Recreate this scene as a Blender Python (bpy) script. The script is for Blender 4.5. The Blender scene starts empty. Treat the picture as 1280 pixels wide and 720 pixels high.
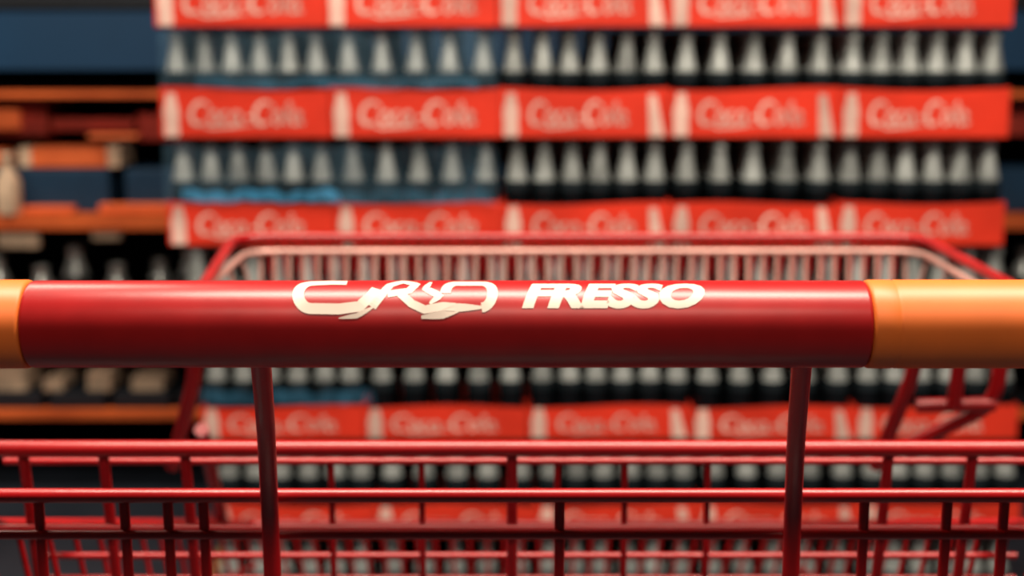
import bpy, bmesh, math, random
from mathutils import Vector, Matrix
random.seed(7)
sc = bpy.context.scene
sc.view_settings.view_transform = 'Standard'

# ---------------------------------------------------------------- materials
def lin(c):
    return tuple(((v/255)/12.92 if v/255 <= 0.04045 else ((v/255+0.055)/1.055)**2.4) for v in c) + (1,)
def mat(name, rgb, rough=0.5, metal=0.0, var=0.12, scale=30, coat=0.0, spec=0.5, bump=0.0, alpha=1.0):
    m = bpy.data.materials.new(name); m.use_nodes = True
    nt = m.node_tree; b = nt.nodes['Principled BSDF']
    tc = nt.nodes.new('ShaderNodeTexCoord')
    nz = nt.nodes.new('ShaderNodeTexNoise'); nz.inputs['Scale'].default_value = scale
    nz.inputs['Detail'].default_value = 4
    nt.links.new(tc.outputs['Object'], nz.inputs['Vector'])
    cr = nt.nodes.new('ShaderNodeValToRGB')
    c = lin(rgb)
    cr.color_ramp.elements[0].position = 0.3; cr.color_ramp.elements[1].position = 0.7
    cr.color_ramp.elements[0].color = tuple(v*(1-var) for v in c[:3])+(1,)
    cr.color_ramp.elements[1].color = tuple(min(1, v*(1+var)) for v in c[:3])+(1,)
    nt.links.new(nz.outputs['Fac'], cr.inputs['Fac'])
    nt.links.new(cr.outputs['Color'], b.inputs['Base Color'])
    b.inputs['Roughness'].default_value = rough
    b.inputs['Metallic'].default_value = metal
    b.inputs['Coat Weight'].default_value = coat
    b.inputs['Specular IOR Level'].default_value = spec
    b.inputs['Alpha'].default_value = alpha
    if bump:
        bp = nt.nodes.new('ShaderNodeBump'); bp.inputs['Strength'].default_value = bump
        bp.inputs['Distance'].default_value = 0.002
        nt.links.new(nz.outputs['Fac'], bp.inputs['Height'])
        nt.links.new(bp.outputs['Normal'], b.inputs['Normal'])
    return m

M_handle = mat('handle_red_plastic', (158, 22, 24), 0.33, var=0.08, scale=60, bump=0.05)
M_collar = mat('collar_orange_plastic', (232, 114, 44), 0.45, var=0.05, scale=50)
M_print = mat('handle_white_print', (208, 190, 176), 0.5, var=0.08)
M_cart = mat('cart_red_coating', (160, 10, 16), 0.34, var=0.15, scale=15, coat=0.15)
M_pale = mat('tray_pale_wire', (196, 150, 140), 0.4, metal=0.3, var=0.3, scale=12)
M_crate = mat('crate_red_film', (228, 56, 34), 0.42, var=0.16, scale=9, bump=0.3)
M_white = mat('crate_white_print', (232, 190, 176), 0.5, var=0.28, scale=14)
M_glass = mat('bottle_dark_glass', (10, 13, 16), 0.2, var=0.3)
M_neck = mat('bottle_cap_neck_sheen', (172, 178, 176), 0.28, metal=0.4, var=0.45, scale=18)  # reflective sheen on the necks put into a pale colour; caps share it
M_sh = mat('bottle_shoulder_glass', (30, 38, 42), 0.15, var=0.4)
M_blue = mat('wrap_film_blue_sheen', (70, 160, 210), 0.3, var=0.35, scale=16, alpha=.7)  # blue sheen of the shrink-wrap put into the film colour
M_blue2 = mat('wrap_film_faint_sheen', (80, 150, 190), 0.2, var=0.5, scale=16, alpha=.26)  # fainter wrap sheen, also painted as colour
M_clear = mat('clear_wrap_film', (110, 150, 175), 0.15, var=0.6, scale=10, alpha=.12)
M_wood = mat('pallet_wood', (150, 110, 70), 0.8, var=0.3, scale=12)
M_rubber = mat('wheel_rubber', (30, 30, 32), 0.7)
M_steel = mat('caster_steel', (150, 150, 150), 0.35, metal=0.9)
M_floor = mat('floor_tiles_dark', (44, 50, 60), 0.35, var=0.3, scale=3)
M_wall = mat('wall_dark_paint', (24, 38, 52), 0.8, var=0.15, scale=2)
M_navy = mat('shelf_navy_panel', (4, 56, 92), 0.6, var=0.2, scale=2)
M_back = mat('shelf_back_panel', (10, 22, 34), 0.7, var=0.15, scale=2)
M_orange = mat('shelf_orange_beam', (240, 104, 48), 0.5, var=0.35, scale=6)
M_dark = mat('shelf_dark_steel', (22, 26, 34), 0.6, var=0.2)
M_lamp = mat('lamp_housing', (200, 200, 200), 0.5)

# ---------------------------------------------------------------- helpers
def obj(name, me, parent=None, m=None, smooth=False):
    o = bpy.data.objects.new(name, me); sc.collection.objects.link(o)
    if m: me.materials.append(m)
    if parent: o.parent = parent
    if smooth:
        for p in me.polygons: p.use_smooth = True
    return o
def empty(name, loc=(0, 0, 0)):
    o = bpy.data.objects.new(name, None); o.empty_display_size = 0.1
    sc.collection.objects.link(o); return o
def pymesh(name, vs, fs):
    me = bpy.data.meshes.new(name); me.from_pydata(vs, [], fs); me.update(); return me
def fillet(pts, r, n=6, closed=False):
    pts = [Vector(p) for p in pts]; out = []; N = len(pts)
    for i, p in enumerate(pts):
        if not closed and i in (0, N-1): out.append(p); continue
        a = (pts[i-1]-p); b = (pts[(i+1) % N]-p)
        rr = min(r, a.length*0.45, b.length*0.45)
        A = p+a.normalized()*rr; B = p+b.normalized()*rr
        for k in range(n+1):
            t = k/n
            out.append(A*(1-t)**2+p*2*t*(1-t)+B*t*t)
    return out
def tubes(name, lines, rad, parent, m, res=4):
    cu = bpy.data.curves.new(name+'_c', 'CURVE'); cu.dimensions = '3D'
    cu.bevel_depth = rad; cu.bevel_resolution = res; cu.use_fill_caps = True
    for pts, closed in lines:
        s = cu.splines.new('POLY'); s.points.add(len(pts)-1)
        for i, p in enumerate(pts): s.points[i].co = (p[0], p[1], p[2], 1)
        s.use_cyclic_u = closed
    t = bpy.data.objects.new(name+'_t', cu); sc.collection.objects.link(t)
    dg = bpy.context.evaluated_depsgraph_get()
    me = bpy.data.meshes.new_from_object(t.evaluated_get(dg))
    bpy.data.objects.remove(t)
    me.materials.clear()
    return obj(name, me, parent, m, True)
def box_data(vs, fs, x0, x1, y0, y1, z0, z1):
    b = len(vs)
    vs += [(x0,y0,z0),(x1,y0,z0),(x1,y1,z0),(x0,y1,z0),(x0,y0,z1),(x1,y0,z1),(x1,y1,z1),(x0,y1,z1)]
    fs += [tuple(b+i for i in f) for f in ((0,3,2,1),(4,5,6,7),(0,1,5,4),(1,2,6,5),(2,3,7,6),(3,0,4,7))]
def boxes(name, lst, m, parent=None, bevel=0.0):
    vs, fs = [], []
    for b in lst: box_data(vs, fs, *b)
    o = obj(name, pymesh(name, vs, fs), parent, m)
    if bevel:
        md = o.modifiers.new('bevel', 'BEVEL'); md.width = bevel; md.segments = 2
    return o
def lathe(vs, fs, mi, prof, cx, cy, cz, n, mids):
    b = len(vs)
    for r, z in prof:
        for k in range(n):
            a = 2*math.pi*k/n
            vs.append((cx+r*math.cos(a), cy+r*math.sin(a), cz+z))
    for i in range(len(prof)-1):
        for k in range(n):
            fs.append((b+i*n+k, b+i*n+(k+1) % n, b+(i+1)*n+(k+1) % n, b+(i+1)*n+k)); mi.append(mids[i])
    fs.append(tuple(b+(len(prof)-1)*n+k for k in range(n))); mi.append(mids[-1])

def arc(cx, cy, rx, ry, a0, a1, n=16):
    return [(cx+rx*math.cos(math.radians(a0+(a1-a0)*i/n)), cy+ry*math.sin(math.radians(a0+(a1-a0)*i/n))) for i in range(n+1)]
def ribbon(pts, w):
    out = []; P = [Vector(p) for p in pts]; n = len(P); L = []; R = []
    for i, p in enumerate(P):
        t = (P[min(i+1, n-1)]-P[max(i-1, 0)])
        t = t.normalized() if t.length > 1e-9 else Vector((1, 0))
        nn = Vector((-t.y, t.x)); f = i/(n-1)
        ww = w if not isinstance(w, tuple) else (w[0]+(w[1]-w[0])*math.sin(math.pi*f))
        L.append(p+nn*ww/2); R.append(p-nn*ww/2)
    for i in range(n-1): out.append((R[i], R[i+1], L[i+1], L[i]))
    return out
def resample(pts, step):
    out = [pts[0]]
    for a, b in zip(pts[:-1], pts[1:]):
        d = math.dist(a, b); k = max(1, int(d/step))
        for i in range(1, k+1): out.append((a[0]+(b[0]-a[0])*i/k, a[1]+(b[1]-a[1])*i/k))
    return out

# ---------------------------------------------------------------- room
boxes('floor', [(-5, 5, -2, 7, -0.1, 0)], M_floor)
boxes('wall_back', [(-5, 5, 6.5, 6.6, 0, 3.6)], M_wall)
boxes('wall_left', [(-5.1, -5, -2, 6.6, 0, 3.6)], M_wall)
boxes('wall_right', [(5, 5.1, -2, 6.6, 0, 3.6)], M_wall)
boxes('wall_front', [(-5, 5, -2.1, -2, 0, 3.6)], M_wall)
boxes('ceiling', [(-5, 5, -2, 6.6, 3.6, 3.7)], M_wall)

# ---------------------------------------------------------------- shopping cart
cart = empty('shopping_cart')
HY, HZ, HR = 0.55, 1.0086, 0.0172
def handle_piece(name, x0, x1, r, m, lip=0.0):
    prof = [(x0, 0), (x0, r-0.0012), (x0+0.0006, r-0.0003), (x0+0.0015, r)]
    if lip: prof += [(x0+0.010, r), (x0+0.0108, r-0.0004), (x0+0.0116, r)]
    prof += [(x1-0.0015, r), (x1-0.0006, r-0.0003), (x1, r-0.0012), (x1, 0)]
    n = 96; vs, fs = [], []
    for x, rr in prof:
        for k in range(n):
            a = 2*math.pi*k/n
            vs.append((x, HY+rr*math.cos(a), HZ+rr*math.sin(a)))
    for i in range(len(prof)-1):
        for k in range(n):
            fs.append((i*n+k, (i+1)*n+k, (i+1)*n+(k+1) % n, i*n+(k+1) % n))
    me = pymesh(name, vs, fs)
    return obj(name, me, cart, m, True)
handle_piece('handle_grip', -0.1893, 0.1388, HR, M_handle)
handle_piece('handle_collar_left', -0.325, -0.1893, HR+0.0003, M_collar)
handle_piece('handle_collar_right', 0.1388, 0.325, HR+0.0003, M_collar, lip=1)

def wrap_obj(name, bm):
    r = HR+0.0002
    for v in bm.verts:
        ph = v.co.y/HR
        v.co = Vector((v.co.x, HY-r*math.cos(ph), HZ+r*math.sin(ph)))
    me = bpy.data.meshes.new(name); bm.to_mesh(me); bm.free()
    return obj(name, me, cart, M_print, True)
U = lambda px: (px-640)*0.0003155
bm = bmesh.new()
def add_strokes(bm, strokes):
    for pts, w in strokes:
        for q in ribbon(resample(pts, 0.0012), w):
            bm.faces.new([bm.verts.new((p.x, p.y, 0)) for p in q])
S = []
S.append(([(U(436), .0240), (U(418), .0242)]+[(x, y) for x, y in arc(U(396), .0165, .0055, .0070, 90, 270)]+[(U(430), .0093), (U(455), .0104), (U(468), .0150), (U(474), .0190)], .0044))
S.append(([(U(470), .0100), (U(480), .0150), (U(490), .0215), (U(505), .0250), (U(522), .0222), (U(514), .0178), (U(488), .0160)], .0034))
S.append(([(U(504), .0160), (U(518), .0115), (U(534), .0090), (U(556), .0105), (U(572), .0100)], .0034))
S.append(([(U(474), .0105), (U(452), .0066), (U(430), .0056)], (.0004, .002)))
S.append(([(U(540), .0245), (U(534), .0190), (U(552), .0150), (U(540), .0115)], (.001, .0034)))
o = arc(U(603), .0165, .0042, .0066, -90, 90) + arc(U(572), .0165, .0042, .0066, 90, 180)
S.append((o, .0040))
S.append(([(U(603), .0099), (U(575), .0099), (U(555), .0070), (U(530), .0060)], (.0012, .0036)))
add_strokes(bm, S)
wrap_obj('grip_emblem_print', bm)
cu = bpy.data.curves.new('w', 'FONT'); cu.body = 'FRESSO'; cu.shear = 0.25; cu.offset = 0.055; cu.size = 1
cu.resolution_u = 4
t = bpy.data.objects.new('w', cu); sc.collection.objects.link(t)
me = bpy.data.meshes.new_from_object(t.evaluated_get(bpy.context.evaluated_depsgraph_get()))
bpy.data.objects.remove(t)
bm = bmesh.new(); bm.from_mesh(me)
xs = [v.co.x for v in bm.verts]; ys = [v.co.y for v in bm.verts]
x0, x1, y0, y1 = min(xs), max(xs), min(ys), max(ys)
for v in bm.verts:
    v.co.x = U(652)+(v.co.x-x0)/(x1-x0)*(U(876)-U(652))
    v.co.y = .0094+(v.co.y-y0)/(y1-y0)*(.0135)
    v.co.z = 0
for i in range(1, 12):
    g = bm.verts[:]+bm.edges[:]+bm.faces[:]
    bmesh.ops.bisect_plane(bm, geom=g, plane_co=(0, .0094+.0135*i/12, 0), plane_no=(0, 1, 0))
wrap_obj('grip_word_print', bm)

CX, HW = 0.01, 0.325
lines = []
for s in (-1, 1):
    x = CX+s*HW
    lines.append((fillet([(x, HY, HZ), (x+s*.004, HY-.005, HZ), (x, .60, .95), (x, .66, .88), (x, .70, .45), (x, .62, .16)], .03), False))
tubes('handle_side_arms', lines, .0085, cart, M_cart)
lines = []
for xa, xb, xc in ((-.101, -.116, -.113), (.1165, .1345, .136)):
    lines.append((fillet([(xa, .556, 1.0), (xa*.35+xb*.65, .62, .945), (xb, .652, .90), (xc, .66, .50)], .03), False))
tubes('rear_posts', lines, .0042, cart, M_cart)
L, R = CX-HW, CX+HW
tubes('rear_gate_rail', [([(L, .665, .900), (R, .665, .900)], False)], .0036, cart, M_cart)
tubes('seat_top_rail', [([(L, .80, .884), (R, .80, .884)], False)], .0048, cart, M_cart)
tubes('seat_thin_rails', [([(L, .85, .861), (R, .85, .861)], False), ([(L, .665, .880), (R, .665, .880)], False),
      ([(L, .80, .8355), (R, .80, .8355)], False), ([(L, .90, .7805), (R, .90, .7805)], False),
      ([(L, .90, .765), (R, .90, .765)], False), ([(L, .665, .70), (R, .665, .70)], False), ([(L, .665, .58), (R, .665, .58)], False)], .0023, cart, M_cart)
X6 = lambda px: (px-640)/1778*.69
lines = [([(X6(p), .668, .90), (X6(p)+d, .668, .50)], False) for p, d in
         ((-45, 0), (42, .006), (150, .006), (205, .004), (250, .004), (1085, 0), (1190, -.004), (1262, -.006), (700, 0))]
tubes('rear_gate_wires', lines, .0026, cart, M_cart)
X8 = lambda px: (px-640)/1778*.835
lines = [([(X8(p), .803, .884), (X8(p), .86, .56)], False) for p in (30, 130, 232, 640, 1110, 1215)]
tubes('seat_back_wires', lines, .0032, cart, M_cart)
lines = [([(X8(p), .853, .861), (X8(p), .86, .56)], False) for p in (400, 520, 700, 790, 900)]
tubes('seat_inner_wires', lines, .0020, cart, M_cart)
lines = []; wires = []; floorw = []
FY = 1.40
def side(s, y):
    t = (y-.66)/(FY-.66)
    return (CX+s*(HW-.045*t), y, .885-.26*t)
for s in (-1, 1):
    lines.append(([side(s, .66), side(s, .9), side(s, 1.15), side(s, FY)], False))
    y = .70
    while y < FY:
        p = side(s, y); wires.append(([p, (CX+s*.25, y, .44)], False)); y += .045
    for dz in (.07, .14): wires.append(([(side(s, .66)[0]-s*.006, .66, side(s, .66)[2]-dz*1.5), (side(s, FY)[0]-s*.006, FY, side(s, FY)[2]-dz*.6)], False))
lines.append(([side(-1, FY), side(1, FY)], False))
tubes('basket_rim', lines, .0060, cart, M_cart)
n = 30
l2, r2 = side(-1, FY)[0], side(1, FY)[0]
for i in range(n+1):
    x = l2+.008+(r2-l2-.016)*i/n
    wires.append(([(x, FY, .625), (CX+(x-CX)*.85, FY-.01, .44)], False))
    floorw.append(([(CX+(x-CX)*.85, FY-.01, .44), (CX+(x-CX)*.85, .67, .50)], False))
for i in range(9):
    y = .70+i*.085
    floorw.append(([(CX-.25, y, .50-.06*(y-.67)/.72), (CX+.25, y, .50-.06*(y-.67)/.72)], False))
wires.append(([(l2+.005, FY, .59), (r2-.005, FY, .59)], False)); wires.append(([(l2+.01, FY, .54), (r2-.01, FY, .54)], False))
tubes('basket_wires', wires, .0020, cart, M_cart, 2)
tubes('basket_floor_wires', floorw, .0018, cart, M_cart, 2)
# upper tray
TL, TR = -.262, .392
rim = fillet([(TL-.004, 1.35, .931), (TR, 1.35, .931), (TR+.005, 1.08, .925), (TL+.02, 1.08, .925)], .035, closed=True)
tubes('tray_frame', [(rim, True)], .0048, cart, M_cart)
up = []
for x, xb in ((TL+.012, side(-1, 1.15)[0]), (.320, side(1, 1.15)[0])):
    up.append((fillet([(x, 1.08, .925), (x, 1.10, .86), (xb, 1.15, .765)], .03), False))
up.append(([(.352, 1.08, .925), (.352, 1.10, .83)], False))
up.append(([(.325, 1.11, .828), (.385, 1.10, .832)], False))
up.append((fillet([(TR, 1.10, .926), (.385, 1.10, .832), (side(1, 1.15)[0], 1.15, .77)], .02), False))
up.append(([(TL+.005, 1.14, .80), (side(-1, 1.3)[0], 1.30, side(-1, 1.3)[2])], False))
tubes('tray_uprights', up, .0060, cart, M_cart)
PL, PR = -.250, .384
prim = fillet([(PL, 1.325, .921), (PR, 1.325, .921), (PR, 1.10, .917), (PL, 1.10, .917)], .03, closed=True)
tubes('tray_basket_rim', [(prim, True)], .0032, cart, M_pale)
pw = []; pr = []; n = 47
for i in range(1, n):
    x = PL+(PR-PL)*i/n
    ln = (fillet([(x, 1.325, .921), (x, 1.315, .872), (x, 1.11, .882), (x, 1.10, .917)], .012, 3), False)
    pw.append(ln)
    x += .5*(PR-PL)/n
    if i < n-1: pr.append((fillet([(x, 1.338, .931), (x, 1.335, .868), (x, 1.14, .874)], .012, 3), False))
for y in (1.12, 1.18, 1.24, 1.30): pw.append((fillet([(PL, y, .917), (PL+.01, y, .878), (PR-.01, y, .878), (PR, y, .917)], .012, 3), False))
tubes('tray_basket_wires', pw, .0019, cart, M_pale, 2)
tubes('tray_frame_wires', pr, .0014, cart, M_cart, 2)
ch = [(fillet([(CX-.27, .62, .16), (CX-.22, 1.38, .16), (CX+.22, 1.38, .16), (CX+.27, .62, .16)], .06, closed=True), True)]
for s in (-1, 1):
    ch.append(([(CX+s*.22, 1.34, .16), (CX+s*.25, FY-.02, .44)], False))
    ch.append(([(CX+s*HW, .62, .16), (CX+s*.24, .64, .16)], False))
tubes('chassis_frame', ch, .011, cart, M_cart)
for i, (x, y) in enumerate(((CX-.27, .62), (CX+.27, .62), (CX-.21, 1.36), (CX+.21, 1.36))):
    vs, fs, mi = [], [], []
    lathe(vs, fs, mi, [(0.0001, -.014), (.048, -.014), (.055, -.009), (.055, .009), (.048, .014), (.0001, .014)], 0, 0, 0, 28, [0]*6)
    me = pymesh('w', vs, fs); me.transform(Matrix.Translation((x, y+.02, .055)) @ Matrix.Rotation(math.pi/2, 4, 'Y'))
    obj('caster_wheel_%d' % (i+1), me, cart, M_rubber, False)
    boxes('caster_fork_%d' % (i+1), [(x-.021, x-.017, y, y+.035, .045, .13), (x+.017, x+.021, y, y+.035, .045, .13), (x-.021, x+.021, y-.01, y+.035, .13, .15)], M_steel, cart)

# ---------------------------------------------------------------- soda crate stack
stack = empty('soda_crate_stack')
SY = 2.25; CW = .267; CD = .176; X0 = .1145-2.5*CW
offs = [.058, .06, .045, .022, .004, 0.0, -.003, -.005]
ZB = [.138, .304, .470, .630, .790, .962, 1.134, 1.300, 1.466]
BHS = [.058, .058, .058, .062, .072, .080, .080, .078]
def script_word():
    st = []
    def C(x):
        st.append((arc(x+.55, .52, .48, .50, 55, 315, 18), (.10, .22)))
        st.append((arc(x+.92, .72, .13, .18, 120, -90, 8), .08))
    def o(x): st.append((arc(x+.25, .30, .22, .28, 0, 360, 14), .13))
    def c(x): st.append((arc(x+.27, .30, .23, .28, 50, 320, 10), (.08, .17)))
    def a(x):
        o(x); st.append(([(x+.50, .56), (x+.50, .12), (x+.62, .02), (x+.74, .12)], .11))
    C(0); o(1.12); c(1.70); a(2.27)
    st.append(([(3.12, .34), (3.42, .36)], .13))
    C(3.50); o(4.62)
    st.append((arc(5.38, .62, .12, .40, 250, -70, 12), .09)); st.append(([(5.26, .62), (5.32, .1), (5.5, .04)], .13))
    a(5.62)
    st.append(([(.55, .03), (1.3, -.16), (2.4, -.10), (3.6, .02)], (.03, .12)))
    return st
wq = []
for pts, w in script_word(): wq += ribbon(pts, w)
tv, tf = [], []
pv, pf = [], []
bv, bf, bmi = [], [], []
prof = [(.017, .003), (.0205, .010), (.0205, .060), (.0190, .075), (.0200, .086), (.0178, .101), (.0138, .117), (.0096, .137), (.0088, .146), (.0110, .148), (.0110, .158), (.0093, .162)]
mids = [0, 0, 0, 0, 2, 1, 1, 1, 1, 1, 1, 1]
for L_ in range(8):
    zb = ZB[L_]; BH = BHS[L_]; ks = (ZB[L_+1]-zb-.003)/.1635
    for c in range(5):
        for d in range(2):
            jx = random.uniform(-.003, .003); jy = random.uniform(-.004, .004) if d == 0 else 0
            x0 = X0+offs[L_]+c*CW+.0008+jx*.2; x1 = x0+CW-.002
            y0 = SY+jy+d*(CD+.006); y1 = y0+CD
            box_data(tv, tf, x0, x1, y0, y1, zb, zb+.003)
            ns = 8; ph = random.uniform(0, 6)
            loop = []
            for i in range(ns): loop.append((x0+(x1-x0)*i/ns, y0))
            for i in range(4): loop.append((x1, y0+(y1-y0)*i/4))
            for i in range(ns): loop.append((x1-(x1-x0)*i/ns, y1))
            for i in range(4): loop.append((x0, y1-(y1-y0)*i/4))
            n = len(loop); b = len(tv); cx, cy = (x0+x1)/2, (y0+y1)/2
            for (x, y) in loop:
                zt = zb+BH-.002+.003*math.sin((x-x0)/CW*math.pi*1.5+ph)
                ix, iy = x+(.002 if x < cx else -.002), y+(.002 if y < cy else -.002)
                tv += [(x, y, zb), (x, y, zt), (ix, iy, zt), (ix, iy, zb+.003)]
            for i in range(n):
                j = (i+1) % n
                for k in range(3):
                    tf.append((b+i*4+k, b+j*4+k, b+j*4+k+1, b+i*4+k+1))
            if d == 0:
                def put(q, ox, oz, sx, sz, shear=.22):
                    bb = len(pv)
                    for p in q: pv.append((ox+(p[0]+shear*p[1])*sx, y0-.0007, oz+p[1]*sz))
                    pf.append(tuple(range(bb, bb+len(q))))
                kk = BH/.078
                lw = CW*(.70 if c < 2 else .64)*random.uniform(.93, 1.03); dx = random.uniform(0, .006)
                for q in wq: put(q, x0+.040+dx, zb+.022*kk, lw/6.4, .034*kk)
                hw = [(.40, 0), (.46, .1), (.42, .35), (.48, .5), (.42, .68), (.30, .85), (.28, 1)]
                for (a0, h0), (a1, h1) in zip(hw[:-1], hw[1:]):
                    put([(-a0, h0), (a0, h0), (a1, h1), (-a1, h1)], x0+.017, zb+.004, .026, .066*kk, 0)
                if c in (2, 3):
                    put([(0, 0), (1, 0), (.75, 1), (.25, 1)], x1-.030, zb+.004, .024, .064*kk, -.35)
            nb = 6 if c % 2 == 0 else 5
            for i in range(nb):
                for k in range(4):
                    bx = x0+(x1-x0)*(i+.5)/nb+random.uniform(-.0008, .0008); by = y0+.0235+k*.043
                    lathe(bv, bf, bmi, [(r, h*ks) for r, h in prof], bx, by, zb+random.uniform(.0003, .001), 14, mids)
obj('crate_trays', pymesh('crate_trays', tv, tf), stack, M_crate)
obj('crate_prints', pymesh('crate_prints', pv, pf), stack, M_white)
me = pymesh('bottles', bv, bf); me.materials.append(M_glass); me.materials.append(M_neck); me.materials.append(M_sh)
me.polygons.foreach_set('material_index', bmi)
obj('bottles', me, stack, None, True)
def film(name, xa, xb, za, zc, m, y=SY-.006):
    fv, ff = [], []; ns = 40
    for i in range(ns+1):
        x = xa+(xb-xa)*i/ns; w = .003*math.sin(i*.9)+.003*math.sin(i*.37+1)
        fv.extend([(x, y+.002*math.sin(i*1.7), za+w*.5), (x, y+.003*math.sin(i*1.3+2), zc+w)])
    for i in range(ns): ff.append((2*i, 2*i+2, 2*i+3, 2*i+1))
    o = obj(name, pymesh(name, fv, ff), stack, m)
film('film_sheen_strip_1', X0+.03, X0+.28, ZB[4]+.074, ZB[4]+.090, M_blue)  # strips of wrap film carrying the painted blue sheen
film('film_sheen_strip_2', X0+.06, X0+.50, ZB[5]+.080, ZB[5]+.094, M_blue2)
film('film_sheen_strip_3', X0+.24, X0+.52, ZB[4]+.072, ZB[4]+.090, M_blue2, SY-.011)
film('film_sheen_strip_4', X0+.05, X0+.33, ZB[2]+.062, ZB[2]+.085, M_blue2)
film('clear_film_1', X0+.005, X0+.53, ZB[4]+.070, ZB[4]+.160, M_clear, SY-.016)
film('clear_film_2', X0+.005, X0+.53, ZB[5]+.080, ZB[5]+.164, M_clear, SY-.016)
# pallet
pl = []
for i in range(7): pl.append((X0-.02+i*.205, X0+.12+i*.205, SY-.02, SY+.42, .118, .138))
for y in (SY-.02, SY+.16, SY+.34): pl += [(X0-.02, X0+1.35, y, y+.08, .10, .118), (X0-.02, X0+1.35, y, y+.08, 0, .02)] + [(X0+a, X0+a+.1, y, y+.08, .02, .10) for a in (-.02, .62, 1.25)]
boxes('wooden_pallet', pl, M_wood)

# ---------------------------------------------------------------- shelf rack behind
rack = empty('store_shelf_rack')
RY = 3.4
boxes('rack_uprights', [(x, x+.06, RY+.02, RY+.10, 0, 2.4) for x in (-2.9, -1.62, 1.35, 2.6)] + [(x, x+.06, RY+.62, RY+.70, 0, 2.4) for x in (-2.9, -1.62, 1.35, 2.6)], M_dark, rack)
boxes('rack_navy_fascia', [(-2.9, 2.66, RY-.01, RY+.02, 1.045, 1.18)], M_navy, rack)
boxes('rack_beams', [(-2.9, 2.66, RY, RY+.04, .980, .994), (-2.9, 2.66, RY, RY+.04, .664, .700), (-2.9, 2.66, RY, RY+.04, .192, .210), (-2.9, 2.66, RY, RY+.04, .40, .418)], M_orange, rack)
boxes('rack_decks', [(-2.9, 2.66, RY+.04, RY+.66, z, z+.015) for z in (.68, .975, .395, .19, 1.19)], M_dark, rack)
boxes('rack_back_panel', [(-2.9, 2.66, RY+.70, RY+.72, 0, 2.4)], M_back, rack)
M_c = [mat('carton_maroon', (150, 38, 22), .6, var=.4, scale=9), mat('carton_orange', (250, 116, 60), .5), mat('carton_cream', (225, 195, 165), .6, var=.3), mat('carton_navy', (12, 54, 84), .6)]
def cartons(name, lst, m): return boxes(name, lst, m, rack, .003)
cartons('maroon_cartons', [(-2.8+i*.21, -2.60+i*.21, RY+.07, RY+.3, .872+.012*(i % 3), .925+.018*(i % 4)) for i in range(24)], M_c[0])
cartons('orange_cartons', [(-1.17, -.985, RY+.06, RY+.2, .808, .856), (-1.9, -1.24, RY+.06, RY+.2, .812, .85), (.5, .8, RY+.06, RY+.2, .806, .860),
                           (-1.22, -1.06, RY+.02, RY+.05, .702, .716), (-1.0, -.8, RY+.02, RY+.05, .702, .722), (-1.3, -1.19, RY+.05, RY+.2, .90, .95), (-1.02, -.9, RY+.03, RY+.06, .88, .89)], M_c[1])
cartons('cream_cartons', [(-.985, -.955, RY+.06, RY+.2, .808, .862), (-1.20, -1.17, RY+.06, RY+.2, .808, .856), (-1.29, -1.21, RY+.05, RY+.2, .25, .31), (-1.17, -1.12, RY+.05, RY+.2, .25, .28), (-1.06, -1.0, RY+.05, RY+.2, .25, .30), (-.95, -.87, RY+.05, RY+.2, .25, .285), (-1.25, -1.15, RY+.02, RY+.04, .615, .655), (-1.02, -.95, RY+.02, RY+.04, .635, .66)], M_c[2])
cartons('grey_cartons', [(-1.31+i*.16, -1.17+i*.16, RY+.03, RY+.25, .21, .25) for i in range(4)], M_back)
cartons('navy_cartons', [(-2.2+i*.42, -1.82+i*.42, RY+.05, RY+.22, .701, .804) for i in range(9)], M_c[3])
vs, fs, mi = [], [], []
lathe(vs, fs, mi, [(.028, 0), (.03, .01), (.03, .08), (.014, .11), (.012, .13), (.016, .132), (.016, .145)], -1.215, RY+.02, .70, 20, [0]*7)
obj('cream_bottle', pymesh('cream_bottle', vs, fs), rack, M_c[2], True)
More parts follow.
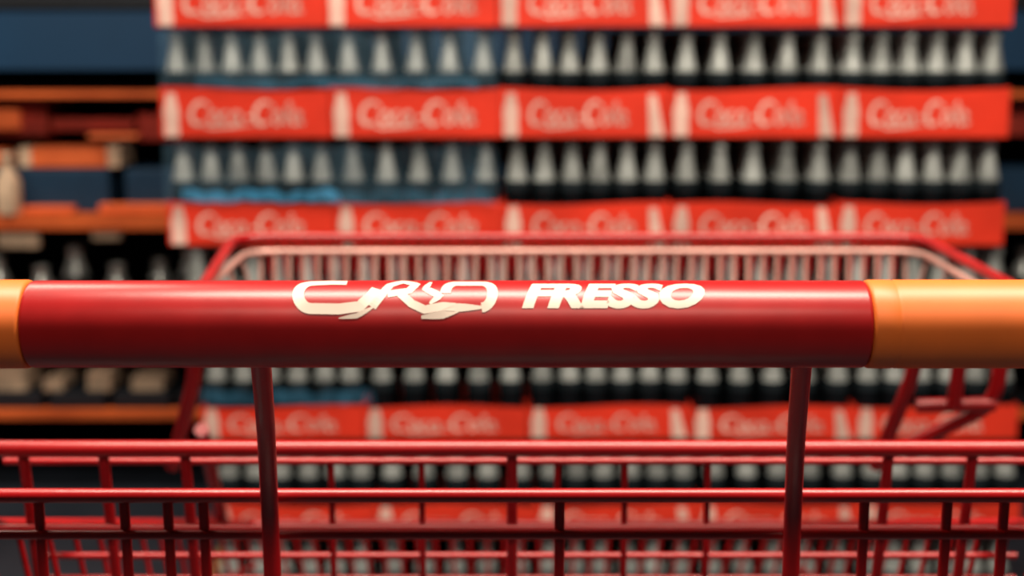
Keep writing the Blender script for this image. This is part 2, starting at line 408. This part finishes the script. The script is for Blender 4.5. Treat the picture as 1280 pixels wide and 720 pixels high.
vs, fs, mi = [], [], []
for z, ya in ((.41, RY+.10), (.205, RY+.32)):
    for i in range(54):
        k = 1.25 if z > .3 else 1.0
        lathe(vs, fs, mi, [(r*k*1.5, h*k*(.85+.15*math.sin(i*2.3))) for r, h in prof], -2.7+i*.095+random.uniform(-.01, .01), ya+random.uniform(0, .05), z, 12, mids)
me = pymesh('shelf_bottle_row', vs, fs); me.materials.append(M_glass); me.materials.append(M_neck); me.materials.append(M_sh); me.polygons.foreach_set('material_index', mi)
obj('shelf_bottle_row', me, rack, None, True)

# ---------------------------------------------------------------- lamps
def lamp(x, y, z, sx, sy, power, col):
    o = boxes('ceiling_lamp', [(x-sx/2-.03, x+sx/2+.03, y-sy/2-.03, y+sy/2+.03, z+.02, z+.09),
                               (x-.01, x+.01, y-.01, y+.01, z+.09, 3.6)], M_lamp)
    ld = bpy.data.lights.new('lamp_tube', 'AREA'); ld.shape = 'RECTANGLE'; ld.size = sx; ld.size_y = sy
    ld.energy = power; ld.color = col
    l = bpy.data.objects.new('lamp_tube', ld); sc.collection.objects.link(l); l.location = (x, y, z+.01); l.parent = o
lamp(0.2, 0.75, 2.7, 2.0, .3, 112, (1, .87, .72))
lamp(0.2, -1.1, 2.7, 2.4, .4, 34, (1, .84, .68))
lamp(-1.9, 2.5, 3.0, 1.4, .3, 60, (1, .86, .70))  # unseen warm lamp, added to brighten the shelf rack
w = bpy.data.worlds.new('World'); sc.world = w; w.use_nodes = True
w.node_tree.nodes['Background'].inputs[0].default_value = (.45, .5, .55, 1)
w.node_tree.nodes['Background'].inputs[1].default_value = .15

# ---------------------------------------------------------------- camera
cd = bpy.data.cameras.new('camera'); cam = bpy.data.objects.new('camera', cd); sc.collection.objects.link(cam)
cam.location = (0, 0, 1.12); cam.rotation_euler = (math.radians(80), 0, 0)
cd.lens = 50; cd.sensor_width = 36; cd.clip_start = .01
cd.dof.use_dof = True; cd.dof.focus_distance = .60; cd.dof.aperture_fstop = 7.0
sc.camera = cam
